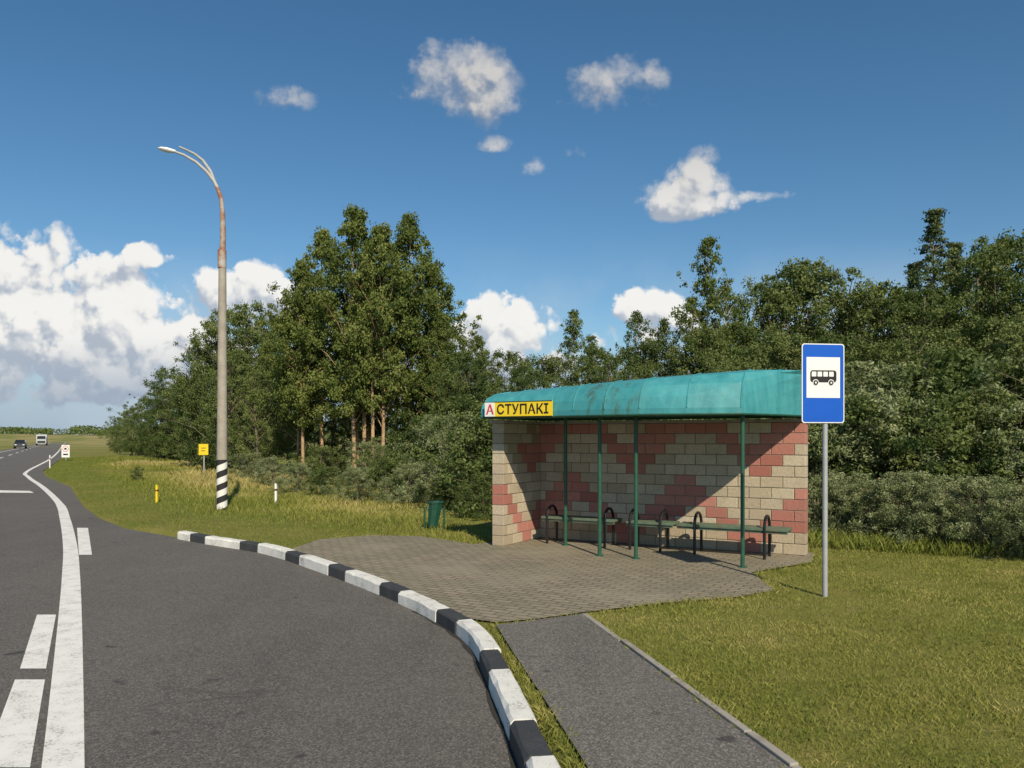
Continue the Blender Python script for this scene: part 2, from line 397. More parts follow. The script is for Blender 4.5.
strip_=(x<1.0)&(y<8); 
keep=~strip_|(rng.random(len(x))<.55+.4*(fbm(x*5,y*5,19)>.5)); h=np.where(strip_,h*.9,h)
x,y,h,tint=x[keep],y[keep],h[keep],tint[keep]
blades('lawn_grass',x,y,h,rng.uniform(.003,.006,len(x))*np.clip(y/6,.8,2),tint,.9)
N=600000
x=rng.uniform(-48,4,N); y=10+60*rng.random(N)**1.7; k=(x>-.68*y-1)&(x<.0*y+2.0); x=x[k];y=y[k]
s=sdist(x,y,asph); k=grassmask(x,y,.02)&(s>.1); x=x[k];y=y[k];s=s[k]
m1=fbm(x*.16,y*.16,44); m2=fbm(x*.8,y*.8,54)
tall=np.clip((m1-.40)*5,0,1)*np.clip((s-1.2)/3,0,1)
h=(.03+.22*tall*(.3+m2))*rng.uniform(.5,1.5,len(x))
dry=np.clip((fbm(x*.10+5,y*.10,77)-.42)*5,0,1)*np.clip((s-2)/2,0,1)
tint=np.clip(.10+.26*tall*(.3+m2)+.5*dry+.3*(m2-.5)+rng.normal(0,.12,len(x)),0,1)
blades('meadow_grass',x,y,h,np.clip(y*.0010,.007,.045)*rng.uniform(.7,1.3,len(x)),tint,.6)
N=60000
x=rng.uniform(2.2,12,N); y=rng.uniform(9.0,16,N); row=13.6-.43*x*1.0
k=(y>row-.25+.5*fbm(x,y,3))&(y<row+1.8)&(sdist(x,y,pave)>.05); x=x[k];y=y[k]
blades('rough_grass',x,y,rng.uniform(.05,.24,len(x)),rng.uniform(.005,.012,len(x)),np.clip(rng.normal(.2,.15,len(x)),0,1),.6)
# ---------------------------------------------------------------- trees
def quadmesh_tree(name,tubes,leafC,leafS,leafT,outw,mats,aspect=.55):
    Vs=[];Qs=[];MI=[];TI=[];base=0
    for pts,rad,n in tubes:
        m=MB(); m.tube(pts,rad,n,cap=False)
        Vs.append(np.array(m.v)); Qs.append(np.array(m.f)+base); MI.append(np.zeros(len(m.f))); TI.append(np.full(len(m.v),.5)); base+=len(m.v)
    n=len(leafC); r=rng.normal(size=(n,3)); r/=np.linalg.norm(r,axis=1,keepdims=True)
    nn=r+outw*.6; nn/=np.linalg.norm(nn,axis=1,keepdims=True)
    a=np.cross(nn,rng.normal(size=(n,3))); a/=np.linalg.norm(a,axis=1,keepdims=True); b=np.cross(nn,a)
    S=leafS[:,None]
    V=np.stack([leafC-a*S*.5,leafC+b*S*aspect*.5-a*S*.08,leafC+a*S*.5,leafC-b*S*aspect*.5-a*S*.08],1).reshape(-1,3)
    Vs.append(V);Qs.append(np.arange(n*4).reshape(-1,4)+base);MI.append(np.ones(n));TI.append(np.repeat(leafT,4))
    me=bpy.data.meshes.new(name); npmesh(me,np.concatenate(Vs),np.concatenate(Qs),np.concatenate(MI))
    at=me.attributes.new('tint','FLOAT','POINT'); at.data.foreach_set('value',np.concatenate(TI).astype(np.float32))
    for m in mats: me.materials.append(m)
    return me
def tree_mesh(name,H,R,z0,prof,nclump,nleaf,leaf,rc,mats,trunkr=.14,flat=.75,seed=1,stems=1,lump=.5,rise=.5,spread=0.,core=.3,sp=.85,aspect=.6,limb=3):
    global rng
    rng=np.random.default_rng(seed); rnd=random.Random(seed)
    tubes=[]; C=[];S=[];T=[];O=[]
    stempos=[]
    for sI in range(stems):
        a=rnd.uniform(0,6.28); r0=0 if stems==1 else rnd.uniform(.1,.35)*R
        bx,by=r0*math.cos(a)*(.3 if spread else 1),r0*math.sin(a)*(.3 if spread else 1)
        tx,ty=(bx*(1+spread*3)+rnd.uniform(-.1,.1)*R,by*(1+spread*3)+rnd.uniform(-.1,.1)*R)
        hh=H*(rnd.uniform(.8,.97) if stems>1 else .96)
        pts=[(bx+(tx-bx)*f+.05*R*math.sin(f*5+a)*f,by+(ty-by)*f+.05*R*math.cos(f*4+a)*f,hh*f-.15*(f==0)) for f in np.linspace(0,1,8)]
        tubes.append((pts,[trunkr*(1-.93*f) for f in np.linspace(0,1,8)],7)); stempos.append(pts)
    ph=[rnd.uniform(0,6.28) for _ in range(6)]
    for c in range(nclump):
        s=rnd.random()**sp; az=rnd.uniform(0,6.2832); rr=core+(1-core)*rnd.random()**.6
        lumpf=1+lump*(math.sin(az*2+ph[0]+s*5)*.35+math.sin(az*3+ph[1]-s*9)*.3+math.sin(az*5+ph[2]+s*14)*.25+math.sin(s*17+ph[3])*.25)
        rad=R*prof(s)*rr*max(.2,lumpf)*rnd.uniform(.85,1.2); zc=z0+(H-z0)*s+rnd.uniform(-.3,.3)
        st=stempos[c%stems]; fz=min(.97,max(.05,(zc-rad*rise)/H)); k=fz*7; k0=min(6,int(k)); tt=k-k0
        p0=[st[k0][q]*(1-tt)+st[k0+1][q]*tt for q in range(3)]
        ctr=np.array([p0[0]*.6+rad*math.cos(az),p0[1]*.6+rad*math.sin(az),min(zc,H-.1)])
        if c%limb==0:
            mid=[(p0[q]+ctr[q])/2+(.12*rad if q==2 else 0) for q in range(3)]
            tubes.append(([p0,mid,list(ctr)],[trunkr*.22*(1-.6*s),trunkr*.12,.005],5))
        r_=rc*rnd.choice([.45,.7,.9,1.3])*(1-.4*s); n=int(nleaf*min(1.3,(r_/rc)**2*1.1+.12))
        g=rng.normal(size=(n,3)); g/=np.linalg.norm(g,axis=1,keepdims=True); g*= (rng.random((n,1))**.6)*rng.uniform(.7,1.5,(n,1))
        pos=ctr+g*np.array([r_,r_,r_*flat])
        C.append(pos); S.append(leaf*rng.uniform(.6,1.3,n)); tc=rnd.gauss(.45,.22)
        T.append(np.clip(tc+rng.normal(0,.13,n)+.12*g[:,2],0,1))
        o=g+np.array([math.cos(az)*.5,math.sin(az)*.5,.6]); O.append(o)
    return quadmesh_tree(name,tubes,np.concatenate(C),np.concatenate(S),np.concatenate(T),np.concatenate(O),mats,aspect)
def P_round(s): return max(.12,math.sin(math.pi*(s*.86+.10))**.65)
def P_aspen(s): return max(.10,math.sin(math.pi*(s*.80+.19))**.8*(1.0))
def P_spire(s): return max(.04,(1-s)**1.0*1.15*(.8+.2*math.sin(s*3+1)))
def P_birch(s): return max(.08,math.sin(math.pi*(s*.72+.26))**.9)
def P_bush(s): return max(.15,math.sqrt(max(0,1-(s*.95)**2.2)))
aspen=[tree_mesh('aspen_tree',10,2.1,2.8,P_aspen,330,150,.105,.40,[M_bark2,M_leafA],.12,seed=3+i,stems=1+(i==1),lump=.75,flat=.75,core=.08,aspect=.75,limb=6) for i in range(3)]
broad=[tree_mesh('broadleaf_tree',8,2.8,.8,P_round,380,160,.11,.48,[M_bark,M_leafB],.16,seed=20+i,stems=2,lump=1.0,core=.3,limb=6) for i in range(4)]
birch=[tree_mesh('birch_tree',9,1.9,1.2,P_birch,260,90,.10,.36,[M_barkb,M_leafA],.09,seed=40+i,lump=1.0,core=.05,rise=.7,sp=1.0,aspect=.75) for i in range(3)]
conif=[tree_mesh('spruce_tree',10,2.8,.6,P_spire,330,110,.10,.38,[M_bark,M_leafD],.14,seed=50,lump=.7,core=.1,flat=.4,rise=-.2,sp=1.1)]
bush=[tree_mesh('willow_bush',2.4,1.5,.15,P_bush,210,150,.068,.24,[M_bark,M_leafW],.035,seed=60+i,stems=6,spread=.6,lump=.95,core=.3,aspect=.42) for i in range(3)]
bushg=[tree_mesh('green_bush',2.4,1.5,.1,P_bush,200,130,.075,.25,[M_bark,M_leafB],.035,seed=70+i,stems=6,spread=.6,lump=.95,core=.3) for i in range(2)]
rng=np.random.default_rng(99)
HT={'aspen_tree':10,'broadleaf_tree':8,'birch_tree':9,'spruce_tree':10,'willow_bush':2.4,'green_bush':2.4}
def put(protos,u,vt,d,wf=1.0):
    me=random.choice(protos); nm=me.name.split('.')[0]; x=(u-512)/F*d; z=float(gz(np.array([x]),np.array([d]))[0])
    h=H+(HV-vt)*d/F-z; s=h/HT[nm]
    o=bpy.data.objects.new(nm,me); o.location=(x,d,z-.03); o.scale=(s*wf,s*wf,s); o.rotation_euler=(0,0,random.uniform(0,6.28)); link(o)
for a in [(303,262,33,.75),(322,230,34,.75),(350,209,32,.8),(372,240,34,.65),(386,226,31,.75),(410,216,32,.8),(432,264,33,.8),(443,314,30,.75),(298,296,35,.8),(360,300,34,.8)]: put(aspen,*a)
for a in [(214,340,44,.9),(234,312,44,.8),(256,304,43,.8),(276,316,42,.8),(240,350,38,.9),(268,372,36,.9),(335,392,36,1.0),(375,392,36,1.0),(420,380,36,1.0),(452,372,34,.9)]: put(broad,*a)
for a in [(176,374,60,1.0),(160,388,62,1.0),(194,378,56,1.0),(143,398,66,1.0),(130,408,72,1.0),(120,417,80,.9)]: put(broad,*a)
for a in [(470,352,27,.9),(500,350,29,.9),(522,366,25,.9),(548,356,28,.9),(600,350,28,.9),(624,356,26,.9),(650,340,28,.9),(700,330,26,.9),(728,325,28,.9),(580,385,22,1),(660,380,22,1),(720,370,22,1),(755,350,24,1)]: put(broad,*a)
for a in [(480,336,28,.8),(574,310,28,.7),(590,335,29,.8),(637,310,29,.75),(662,318,29,.8),(706,238,27,.72),(690,297,27,.8),(724,284,28,.8)]: put(birch,*a)
for a in [(768,285,29,.9),(795,262,29,.9),(832,272,28,.9),(866,292,28,.9),(898,284,28,.9),(978,248,27,.8),(1010,232,27,.8),(1045,228,27,.8),(1085,240,27,.8),(785,335,22,1),(830,335,21,1),(880,345,20,1),(930,325,20,1),(985,320,20,1),(1045,300,19,1),(930,292,26,1),(1100,330,17,1)]: put(broad,*a)
for a in [(938,208,29,1),(957,242,29,.9),(916,262,30,.9)]: put(conif,*a)
for a in [(815,418,15,1),(848,396,15.5,1),(885,388,15,1),(920,400,14.5,1),(958,390,15,1),(1005,400,14,1),(1055,400,13,1),(835,470,13.2,1),(872,478,12.7,1),(908,470,12.3,1),(942,480,11.8,1),(977,474,11.4,1),(1010,482,11,1),(1048,480,10.6,1),(1090,480,10,1),(870,360,18,1),(930,365,17.5,1),(990,355,17,1),(1060,352,16,1)]: put(bush if random.random()<.8 else bushg,*a)
for a in [(790,430,16,1),(760,420,17,1),(715,410,18,1),(665,405,19,1),(610,410,19,1),(560,415,18,1),(530,415,17.5,1),(505,410,18,1)]: put(bushg,*a)
for a in [(488,420,19,1),(470,430,20,1),(452,412,22,1),(438,455,20,1),(410,462,20.5,1),(385,456,22,1),(355,466,21,1.1),(325,466,23,1.1),(298,462,25,1.1),(272,456,27,1.1),(248,452,30,1.1),(405,436,26,1),(370,440,27,1),(325,445,29,1),(485,470,16.5,.9),(468,482,17.5,1),(446,482,18.5,1),(460,395,25,1),(430,425,25,1)]: put(bush if random.random()<.65 else bushg,*a)
for a in [(137,466,30,.7),(232,450,38,1.1),(212,448,44,1.1),(190,444,52,1.1),(165,441,60,1.2),(145,440,66,1.2)]: put(bushg,*a)
C=[];S=[];T=[];O=[]
for (x0,y0,x1,y1,hh,n) in [(-900,1000,-330,900,9,7000),(-150,330,40,250,9,4000),(-420,640,-190,480,6,4000)]:
    f=rng.random(n); px=x0+(x1-x0)*f+rng.normal(0,5,n); py=y0+(y1-y0)*f+rng.normal(0,5,n)
    hz=hh*(.2+1.2*fbm(px*.03,py*.03,8)); gg=gz(px,py); pz=gg+hz*rng.random(n)**.7
    C.append(np.stack([px,py,pz],1)); S.append(rng.uniform(.8,2.0,n)); T.append(rng.uniform(.1,.6,n)); O.append(np.tile([0,-.5,.6],(n,1)))
me=quadmesh_tree('distant_treeline',[([(-300,520,0),(-300,520,5)],[.3,.1],5)],np.concatenate(C),np.concatenate(S),np.concatenate(T),np.concatenate(O),[M_bark,M_leafB],.9)
link(bpy.data.objects.new('distant_treeline',me))
# ---------------------------------------------------------------- shelter
wx,wy=.8712,-.4907; nxx,nyy=-.4907,-.8712
def SF(t,m,z): return (4.06-wx*t+nxx*m,10.77-wy*t+nyy*m,z)
def solve_t(u,m):
    k=(u-512)/F
    return (4.06+nxx*m-k*(10.77+nyy*m))/(wx-k*wy)
sh=root('bus_shelter',SF(2,.7,.12))
WT=4.12; Z0=.12; RH=.1545; NR=12; BL=.31; WL=1.22
mb=MB(); g=.005
mb.box(SF,(0.006,-.192,0),(WT+.19,-.008,Z0+RH*NR-.004)); mb.box(SF,(WT+.008,-.008,0),(WT+.192,WL-.008,Z0+RH*NR-.004))
mb.obj('wall_mortar_core',[M_mortar],sh)
def zig(s,r,per=1.86,amp=5.0,off=0,band=2.5,rep=7.4):
    ph=(s/per+off)%1.0; tri=abs(ph-.5)*2
    return ((r-tri*amp+1.0)%rep)<band
mb=MB()
for r in range(NR):
    z1=Z0+r*RH+g; z2=Z0+(r+1)*RH-g
    for wing in (0,1):
        LN=WT+.2 if wing==0 else WL
        p=-BL/2 if r%2 else 0
        while p<LN:
            a=max(p,0); b=min(p+BL,LN)
            if b-a>.03:
                red=zig(p+BL/2,r,off=.12) if not wing else zig(p+BL/2,r,off=.3)
                if wing and r>=10: red=False
                tv=random.uniform(.70,1) if red else (random.uniform(0,.34) if not wing or r<8 else random.uniform(.3,.55))
                jj=random.uniform(-.005,.005)
                if wing==0: mb.box(SF,(a+g,-.2,z1),(b-g,.0+jj*.5,z2),0,tv)
                else: mb.box(SF,(WT+jj*.5,a+g+.002,z1),(WT+.2,b-g,z2),0,tv)
            p+=BL
mb.obj('block_wall',[M_block],sh,bevel=.006,tint=True)
mb=MB(); mb.box(SF,(-.03,-.23,Z0+RH*NR),(WT+.23,.02,Z0+RH*NR+.045)); mb.box(SF,(WT-.02,.021,Z0+RH*NR),(WT+.23,WL+.02,Z0+RH*NR+.045)); mb.obj('wall_coping',[M_conc],sh,bevel=.005)
eave=[(4.30,1.56),(3.75,1.57),(3.15,1.60),(2.75,1.70),(2.25,1.80),(1.75,1.84),(1.15,1.76),(.52,1.58),(.22,.9),(-.0,.15),(-.0,-.32),(1.1,-.32),(2.2,-.32),(3.3,-.32),(4.30,-.32),(4.30,.6)]
rings=[(0,2.055),(0,2.13),(.03,2.25),(.10,2.37),(.24,2.46),(.5,2.51)]
mb=MB(); n=len(eave); vs=[]
for ri,(f,z) in enumerate(rings):
    for (t,m) in eave:
        ct=min(t,3.9); cm=.5
        k_=min(1,max(0,(ri-1)/3))
        dz=(.15-.05*t)*k_
        vs.append(SF(t+(ct-t)*f,m+(cm-m)*f,z+dz))
fs=[]
for ri in range(len(rings)-1):
    for k in range(n): fs.append((ri*n+k,ri*n+(k+1)%n,(ri+1)*n+(k+1)%n,(ri+1)*n+k))
fs.append(tuple((len(rings)-1)*n+k for k in range(n)))
mb.add(vs,fs); roof=mb.obj('roof_canopy',[M_teal],sh)
so=roof.modifiers.new('s','SOLIDIFY'); so.thickness=.006; so.offset=-1
mb=MB()
for k in [0,1,2,3,4,5,6,7,8,9]:
    pts=[Vector(vs[ri*n+k])+Vector((0,0,.004)) for ri in range(1,len(rings))]; mb.tube(pts,.010,6)
mb.obj('roof_seams',[M_teal],sh)
mb=MB(); rim=[SF(t,m,2.05) for t,m in eave]; mb.tube(rim+[rim[0]],.014,6); 
for t in (.6,1.6,2.6,3.6): mb.tube([SF(t,-.2,2.09),SF(t,1.5,2.09)],.025,6)
mb.tube([SF(.5,1.36,2.06),SF(4.2,1.36,2.06)],.03,6); mb.tube([SF(.1,-.05,2.06),SF(4.2,-.05,2.06)],.03,6)
mb.obj('roof_frame',[M_green],sh,smooth=True)
mb=MB()
for t,m in [(3.37,.63),(2.50,1.36),(1.97,1.36),(.55,1.36)]:
    mb.tube([SF(t,m,.10),SF(t,m,2.08)],.027,12); mb.tube([SF(t,m,.118),SF(t,m,.128)],.06,12)
mb.obj('support_posts',[M_green],sh,smooth=True)
mb=MB(); ta,tb=4.19,3.11; mo=1.628
def BF(x,y,z): return SF(ta-x,mo+y,z)
mb.box(BF,(0,0,2.055),(1.1,.02,2.275),0); mb.box(BF,(0.004,.02,2.06),(.17,.024,2.27),1)
for (a,b) in (((0,.02,2.268),(1.1,.027,2.275)),((0,.02,2.055),(1.1,.027,2.062))): mb.box(BF,a,b,2)
mb.obj('stop_name_board',[M_yellow,M_wsign,M_ink],sh)
def text(s,mat,org,xd,size,parent,name,width):
    c=bpy.data.curves.new(name,'FONT'); c.body=s; c.size=size; c.extrude=.001; c.offset=.003; c.space_character=1.05
    o=bpy.data.objects.new(name,c); c.materials.append(mat)
    X_=Vector(xd).normalized(); Zu=Vector((0,0,1)); N_=X_.cross(Zu)
    scene.collection.objects.link(o); bpy.context.view_layer.update(); w=o.dimensions.x; k=min(1.25,width/max(w,.01)) if width else 1
    M=Matrix((( X_.x*k,Zu.x,N_.x,org[0]),(X_.y*k,Zu.y,N_.y,org[1]),(X_.z,Zu.z,N_.z,org[2]),(0,0,0,1)))
    o.parent=parent; o.matrix_parent_inverse=Matrix.Translation(-parent.location); o.matrix_basis=M; return o
text('СТУПАКІ',M_ink,BF(.205,.026,2.098),(wx,wy,0),.19,sh,'name_text',.83)
text('А',M_red,BF(.03,.030,2.098),(wx,wy,0),.19,sh,'letter_text',0)
mb=MB()
for u in (552,609,634,664,698,767):
    t=solve_t(u,.42); pts=[]
    r=.17
    for k in range(0,13):
        a=math.pi*k/12; pts.append(SF(t,.42-r*math.cos(a),.52+r*math.sin(a)))
    mb.tube([SF(t,.25,.1)]+pts+[SF(t,.59,.1)],.021,8)
mb.obj('bench_arches',[M_blackm],sh,smooth=True)
mb=MB()
for (ua,ub) in ((546,618),(630,676),(680,790)):
    t1,t2=solve_t(ua,.42),solve_t(ub,.42)
    for k in range(4):
        m0=.245+k*.09; mb.box(SF,(t2,m0,.50),(t1,m0+.078,.535))
    mb.box(SF,(t2,.27,.465),(t1,.29,.499)); mb.box(SF,(t2,.55,.465),(t1,.57,.499))
mb.obj('bench_slats',[M_seat],sh,bevel=.004)
# ---------------------------------------------------------------- bus stop sign
bx,by=3.25,8.1; bs=root('bus_stop_sign',(bx,by,.1))
ca,sa=math.cos(math.radians(8)),math.sin(math.radians(8))
def PF(x,y,z): return (bx-.04+ca*x+sa*y,by+sa*x-ca*y,z)
mb=MB(); mb.tube([(bx,by,.05),(bx,by,2.62)],.027,14); mb.obj('pole',[M_galv],bs,smooth=True)
mb=MB()
def rrect(mb,cx,cz,w,h,r,y0,y1,mi,nseg=5):
    pts=[]
    for (sx,sz,a0) in ((1,1,0),(-1,1,90),(-1,-1,180),(1,-1,270)):
        for k in range(nseg+1):
            a=math.radians(a0+90*k/nseg); pts.append((cx+sx*(w/2-r)+r*math.cos(a),cz+sz*(h/2-r)+r*math.sin(a)))
    n=len(pts); vs=[PF(x,y0,z) for x,z in pts]+[PF(x,y1,z) for x,z in pts]
    mb.add(vs,[tuple(range(n)),tuple(range(n,2*n))]+[(k,(k+1)%n,(k+1)%n+n,k+n) for k in range(n)],mi)
cz=2.315
rrect(mb,0,cz,.47,.82,.03,.034,.040,1); rrect(mb,0,cz,.45,.80,.025,.040,.0415,0); rrect(mb,0,cz+.06,.37,.42,.004,.0415,.043,1)
zb=cz+.06
rrect(mb,0,zb+.012,.29,.125,.028,.043,.0445,2)
for k in range(4): rrect(mb,-.104+k*.064,zb+.035,.05,.05,.006,.0445,.046,1)
for cx in (-.085,.085):
    rrect(mb,cx,zb-.052,.066,.066,.033,.0445,.046,1,8); rrect(mb,cx,zb-.054,.052,.052,.026,.046,.0475,2,8); rrect(mb,cx,zb-.054,.02,.02,.01,.0475,.049,1,6)
mb.obj('sign_plate',[M_blue,M_wsign,M_ink],bs)
mb=MB(); mb.box(PF,(-.01,-.0,2.52),(.09,.034,2.55)); mb.box(PF,(-.01,-.0,2.05),(.09,.034,2.08)); mb.obj('clamps',[M_galv],bs)
# ---------------------------------------------------------------- street lamp
def stripe_mat():
    m,t=newmat('striped_concrete_pole')
    s=t.new('ShaderNodeSeparateXYZ'); t.put(s.inputs[0],t.co)
    a=t.m('ARCTAN2',t.m('SUBTRACT',s.outputs[1],18.4),t.m('SUBTRACT',s.outputs[0],-6.84))
    f=t.m('FRACT',t.m('ADD',t.m('DIVIDE',s.outputs[2],.30),t.m('DIVIDE',a,-2*math.pi)))
    bw=t.m('GREATER_THAN',f,.5); low=t.m('LESS_THAN',s.outputs[2],1.24)
    n=t.noise(t.co,4,6,.7)
    c=t.mix(t.mapr(n,.35,.7),(.28,.25,.205),(.40,.365,.305))
    c=t.mix(low,c,t.mix(bw,(.02,.02,.022),(.72,.71,.67)))
    t.put(t.b.inputs['Base Color'],c); t.b.inputs['Roughness'].default_value=.85; bump(t,t.noise(t.co,30,4),.3,.005); return m
lx,ly=-6.84,18.4; lp=root('street_lamp',(lx,ly,0))
def LZ(v,d=18.4): return H+(HV-v)*d/F
def LX(u,d=18.4): return (u-512)/F*d
mb=MB(); mb.tube([(lx,ly,-.2),(lx,ly,1.2),(lx+.01,ly,LZ(262))],[.125,.122,.085],16); mb.obj('concrete_pole',[stripe_mat()],lp,smooth=True)
mb=MB()
mb.tube([(lx,ly,LZ(268)),(lx,ly,LZ(250))],[.10,.098],12)
mb.tube([(lx,ly,LZ(266)),(LX(223),ly,LZ(235)),(LX(222.5),ly,LZ(212)),(LX(221),ly,LZ(198)),(LX(217),ly,LZ(187))],[.07,.066,.056,.048,.045],10)
mb.obj('rusted_bracket',[M_rust],lp,smooth=True)
mb=MB()
mb.tube([(LX(217.5),ly,LZ(188)),(LX(214),ly,LZ(181)),(LX(207),ly,LZ(172)),(LX(196),ly,LZ(162)),(LX(184),ly,LZ(155)),(LX(173),ly,LZ(151))],[.045,.042,.038,.034,.03,.026],10)
mb.tube([(LX(216),ly,LZ(186)),(LX(209),ly+.1,LZ(170)),(LX(199),ly+.25,LZ(157)),(LX(188),ly+.4,LZ(148)),(LX(178),ly+.55,LZ(142)),(LX(167),ly+.7,LZ(136))],[.042,.038,.034,.03,.028,.026],10)
mb.obj('steel_arms',[M_steel],lp,smooth=True)
mb=MB()
hx,hz=LX(176),LZ(151.5)
prof=[(0,.035,.03),(.08,.055,.045),(.2,.09,.06),(.34,.085,.05),(.42,.03,.02)]
vs=[];fs=[];nn_=10
dirx,dirz=-.985,.17
for (s_,w_,h_) in prof:
    for k in range(nn_):
        a=2*math.pi*k/nn_; vs.append((hx+dirx*s_,ly+w_*math.cos(a),hz+dirz*s_+h_*math.sin(a)))
for i_ in range(len(prof)-1):
    for k in range(nn_): fs.append((i_*nn_+k,i_*nn_+(k+1)%nn_,(i_+1)*nn_+(k+1)%nn_,(i_+1)*nn_+k))
fs+= [tuple(range(nn_)),tuple((len(prof)-1)*nn_+k for k in range(nn_))]
mb.add(vs,fs); mb.obj('lamp_head',[M_wsign],lp,smooth=True)
# ---------------------------------------------------------------- litter bin
tx,ty=-1.40,14.0; tz=float(gz(np.array([tx]),np.array([ty]))[0]); bn=root('litter_bin',(tx,ty,tz))
mb=MB(); n=8; vs=[];fs=[]
prof=[(.09,.06),(.135,.48),(.15,.48),(.15,.51),(.125,.51),(.08,.10)]
for r,z in prof:
    for k in range(n):
        a=2*math.pi*(k+.5)/n; vs.append((tx+r*math.cos(a)+.14*(z-.1)-.02,ty+r*math.sin(a),tz+z))
for i_ in range(len(prof)-1):
    for k in range(n): fs.append((i_*n+k,i_*n+(k+1)%n,(i_+1)*n+(k+1)%n,(i_+1)*n+k))
fs+= [tuple(range(n)),tuple((len(prof)-1)*n+k for k in range(n))]
mb.add(vs,fs); mb.obj('bin_body',[M_bin],bn)
mb=MB(); mb.tube([(tx-.17,ty,tz-.05),(tx-.17,ty,tz+.40)],.016,8); mb.tube([(tx+.18,ty,tz-.05),(tx+.18,ty,tz+.40)],.016,8); mb.tube([(tx-.17,ty,tz+.36),(tx+.18,ty,tz+.36)],.012,8); mb.tube([(tx-.26,ty+.1,tz+.01),(tx+.26,ty+.1,tz+.01)],.014,8); mb.obj('bin_stand',[M_bin],bn)
# ---------------------------------------------------------------- small posts and signs
def gzz(x,y): return float(gz(np.array([x]),np.array([y]))[0])
def delineator(u,d,h,mat,name='delineator_post'):
    x=LX(u,d); z=gzz(x,d); r=root(name,(x,d,z)); mb=MB()
    fr=lambda a,b,c:(x+a*.5,d+b,z+c)
    mb.box(fr,(-.05,-.03,-.1),(.05,.03,h),0); mb.box(fr,(-.052,-.032,h*.70),(.052,.032,h*.80),1); mb.box(fr,(-.02,-.036,h*.72),(.02,-.0325,h*.78),2)
    mb.add([fr(-.05,-.03,h),fr(.05,-.03,h),fr(.05,.03,h),fr(-.05,.03,h),fr(-.05,-.03,h+.05),fr(-.05,.03,h+.05)],[(0,1,4),(3,5,2),(4,1,2,5),(0,4,5,3)],0)
    mb.obj('post_body',[mat,M_ink,M_red],r)
delineator(276,20,.50,M_wsign); delineator(157,20.5,.42,M_yellow,'yellow_marker_post'); delineator(50,45,.7,M_wsign)
def plate_sign(name,u,d,ztop,w,h,kind):
    x=LX(u,d); z=gzz(x,d); r=root(name,(x,d,z)); mb=MB(); fr=lambda a,b,c:(x+a,d+b,c)
    mb.tube([(x,d,z-.1),(x,d,ztop)],.03,8,0)
    mb.box(fr,(-w/2,-.06,ztop-h),(w/2,-.035,ztop),1)
    if kind=='speed':
        for cz_ in ((ztop-h*.3),):
            for (rr,y_,mi) in ((w*.38,-.066,2),(w*.31,-.07,1)):
                vs=[fr(rr*math.cos(2*math.pi*k/20),y_,cz_+rr*math.sin(2*math.pi*k/20)) for k in range(20)]
                mb.add(vs,[tuple(range(20))],mi)
        mb.box(fr,(-w*.14,-.074,ztop-h*.38),(w*.14,-.071,ztop-h*.22),3); mb.box(fr,(-w*.3,-.064,ztop-h*.82),(w*.3,-.061,ztop-h*.70),3)
    else:
        for k in range(2): mb.box(fr,(-w*.25,-.064,ztop-h*(.4+.25*k)),(w*(.25-.1*k),-.061,ztop-h*(.34+.25*k)),3)
    mb.obj('sign_plate',[M_galv,M_yellow if kind=='info' else M_wsign,M_red,M_ink],r)
plate_sign('speed_limit_sign',66,60,1.75+(438-445)*60/780,.62,.95,'speed')
plate_sign('yellow_info_sign',204,33,1.75+(438-444)*33/780,.40,.46,'info')
dx,dy=.49,-.872
DT=185; x0,y0=-.575*DT-5.2,DT; tr=root('delivery_truck',(x0,y0,0))
def mkf(x0,y0): return lambda a,b,c:(x0+dx*a-dy*b,y0+dy*a+dx*b,c)
TF=mkf(x0,y0)
mb=MB(); mb.box(TF,(-5,-1.1,.7),(0,1.1,2.6),0); mb.box(TF,(.15,-1.0,.45),(1.9,1.0,1.5),1)
mb.add([TF(.15,-1.0,1.5),TF(1.9,-1.0,1.5),TF(1.9,1.0,1.5),TF(.15,1.0,1.5),TF(.3,-.9,2.3),TF(1.5,-.9,2.3),TF(1.5,.9,2.3),TF(.3,.9,2.3)],[(4,5,6,7),(0,1,5,4),(1,2,6,5),(2,3,7,6),(3,0,4,7)],1)
mb.add([TF(1.91,-.9,1.52),TF(1.91,.9,1.52),TF(1.55,.82,2.22),TF(1.55,-.82,2.22)],[(0,1,2,3)],2)
mb.box(TF,(1.9,-.8,.6),(1.93,.8,1.05),2)
for a in (-3.8,1.1):
    for b in (-1.0,1.0):
        c=Vector(TF(a,b-.12,.42)); c2=Vector(TF(a,b+.12,.42)); mb.tube([c,c2],.42,14,3)
mb.obj('truck_body',[M_cream,M_cream,M_glass,M_tyre],tr)
DC=130; x0,y0=-.575*DC-7.2,DC; car=root('car',(x0,y0,0)); CF=mkf(x0,y0)
mb=MB(); sec=[(-2.1,.35,.8,.8),(-2.0,.3,.95,.85),(-.9,.3,.98,.87),(1.0,.3,.92,.87),(2.0,.3,.78,.82),(2.15,.35,.6,.75)]
vs=[];fs=[]
for a,zl,zh,w in sec: vs+= [CF(a,-w,zl),CF(a,w,zl),CF(a,w,zh),CF(a,-w,zh)]
for i_ in range(len(sec)-1):
    for k in range(4): fs.append((i_*4+k,i_*4+(k+1)%4,(i_+1)*4+(k+1)%4,(i_+1)*4+k))
fs+=[(0,1,2,3),(20,21,22,23)]; mb.add(vs,fs,0)
mb.add([CF(-1.7,-.8,.93),CF(1.05,-.8,.9),CF(1.05,.8,.9),CF(-1.7,.8,.93),CF(-1.1,-.62,1.42),CF(.35,-.62,1.44),CF(.35,.62,1.44),CF(-1.1,.62,1.42)],[(0,1,5,4),(1,2,6,5),(2,3,7,6),(3,0,4,7)],1)
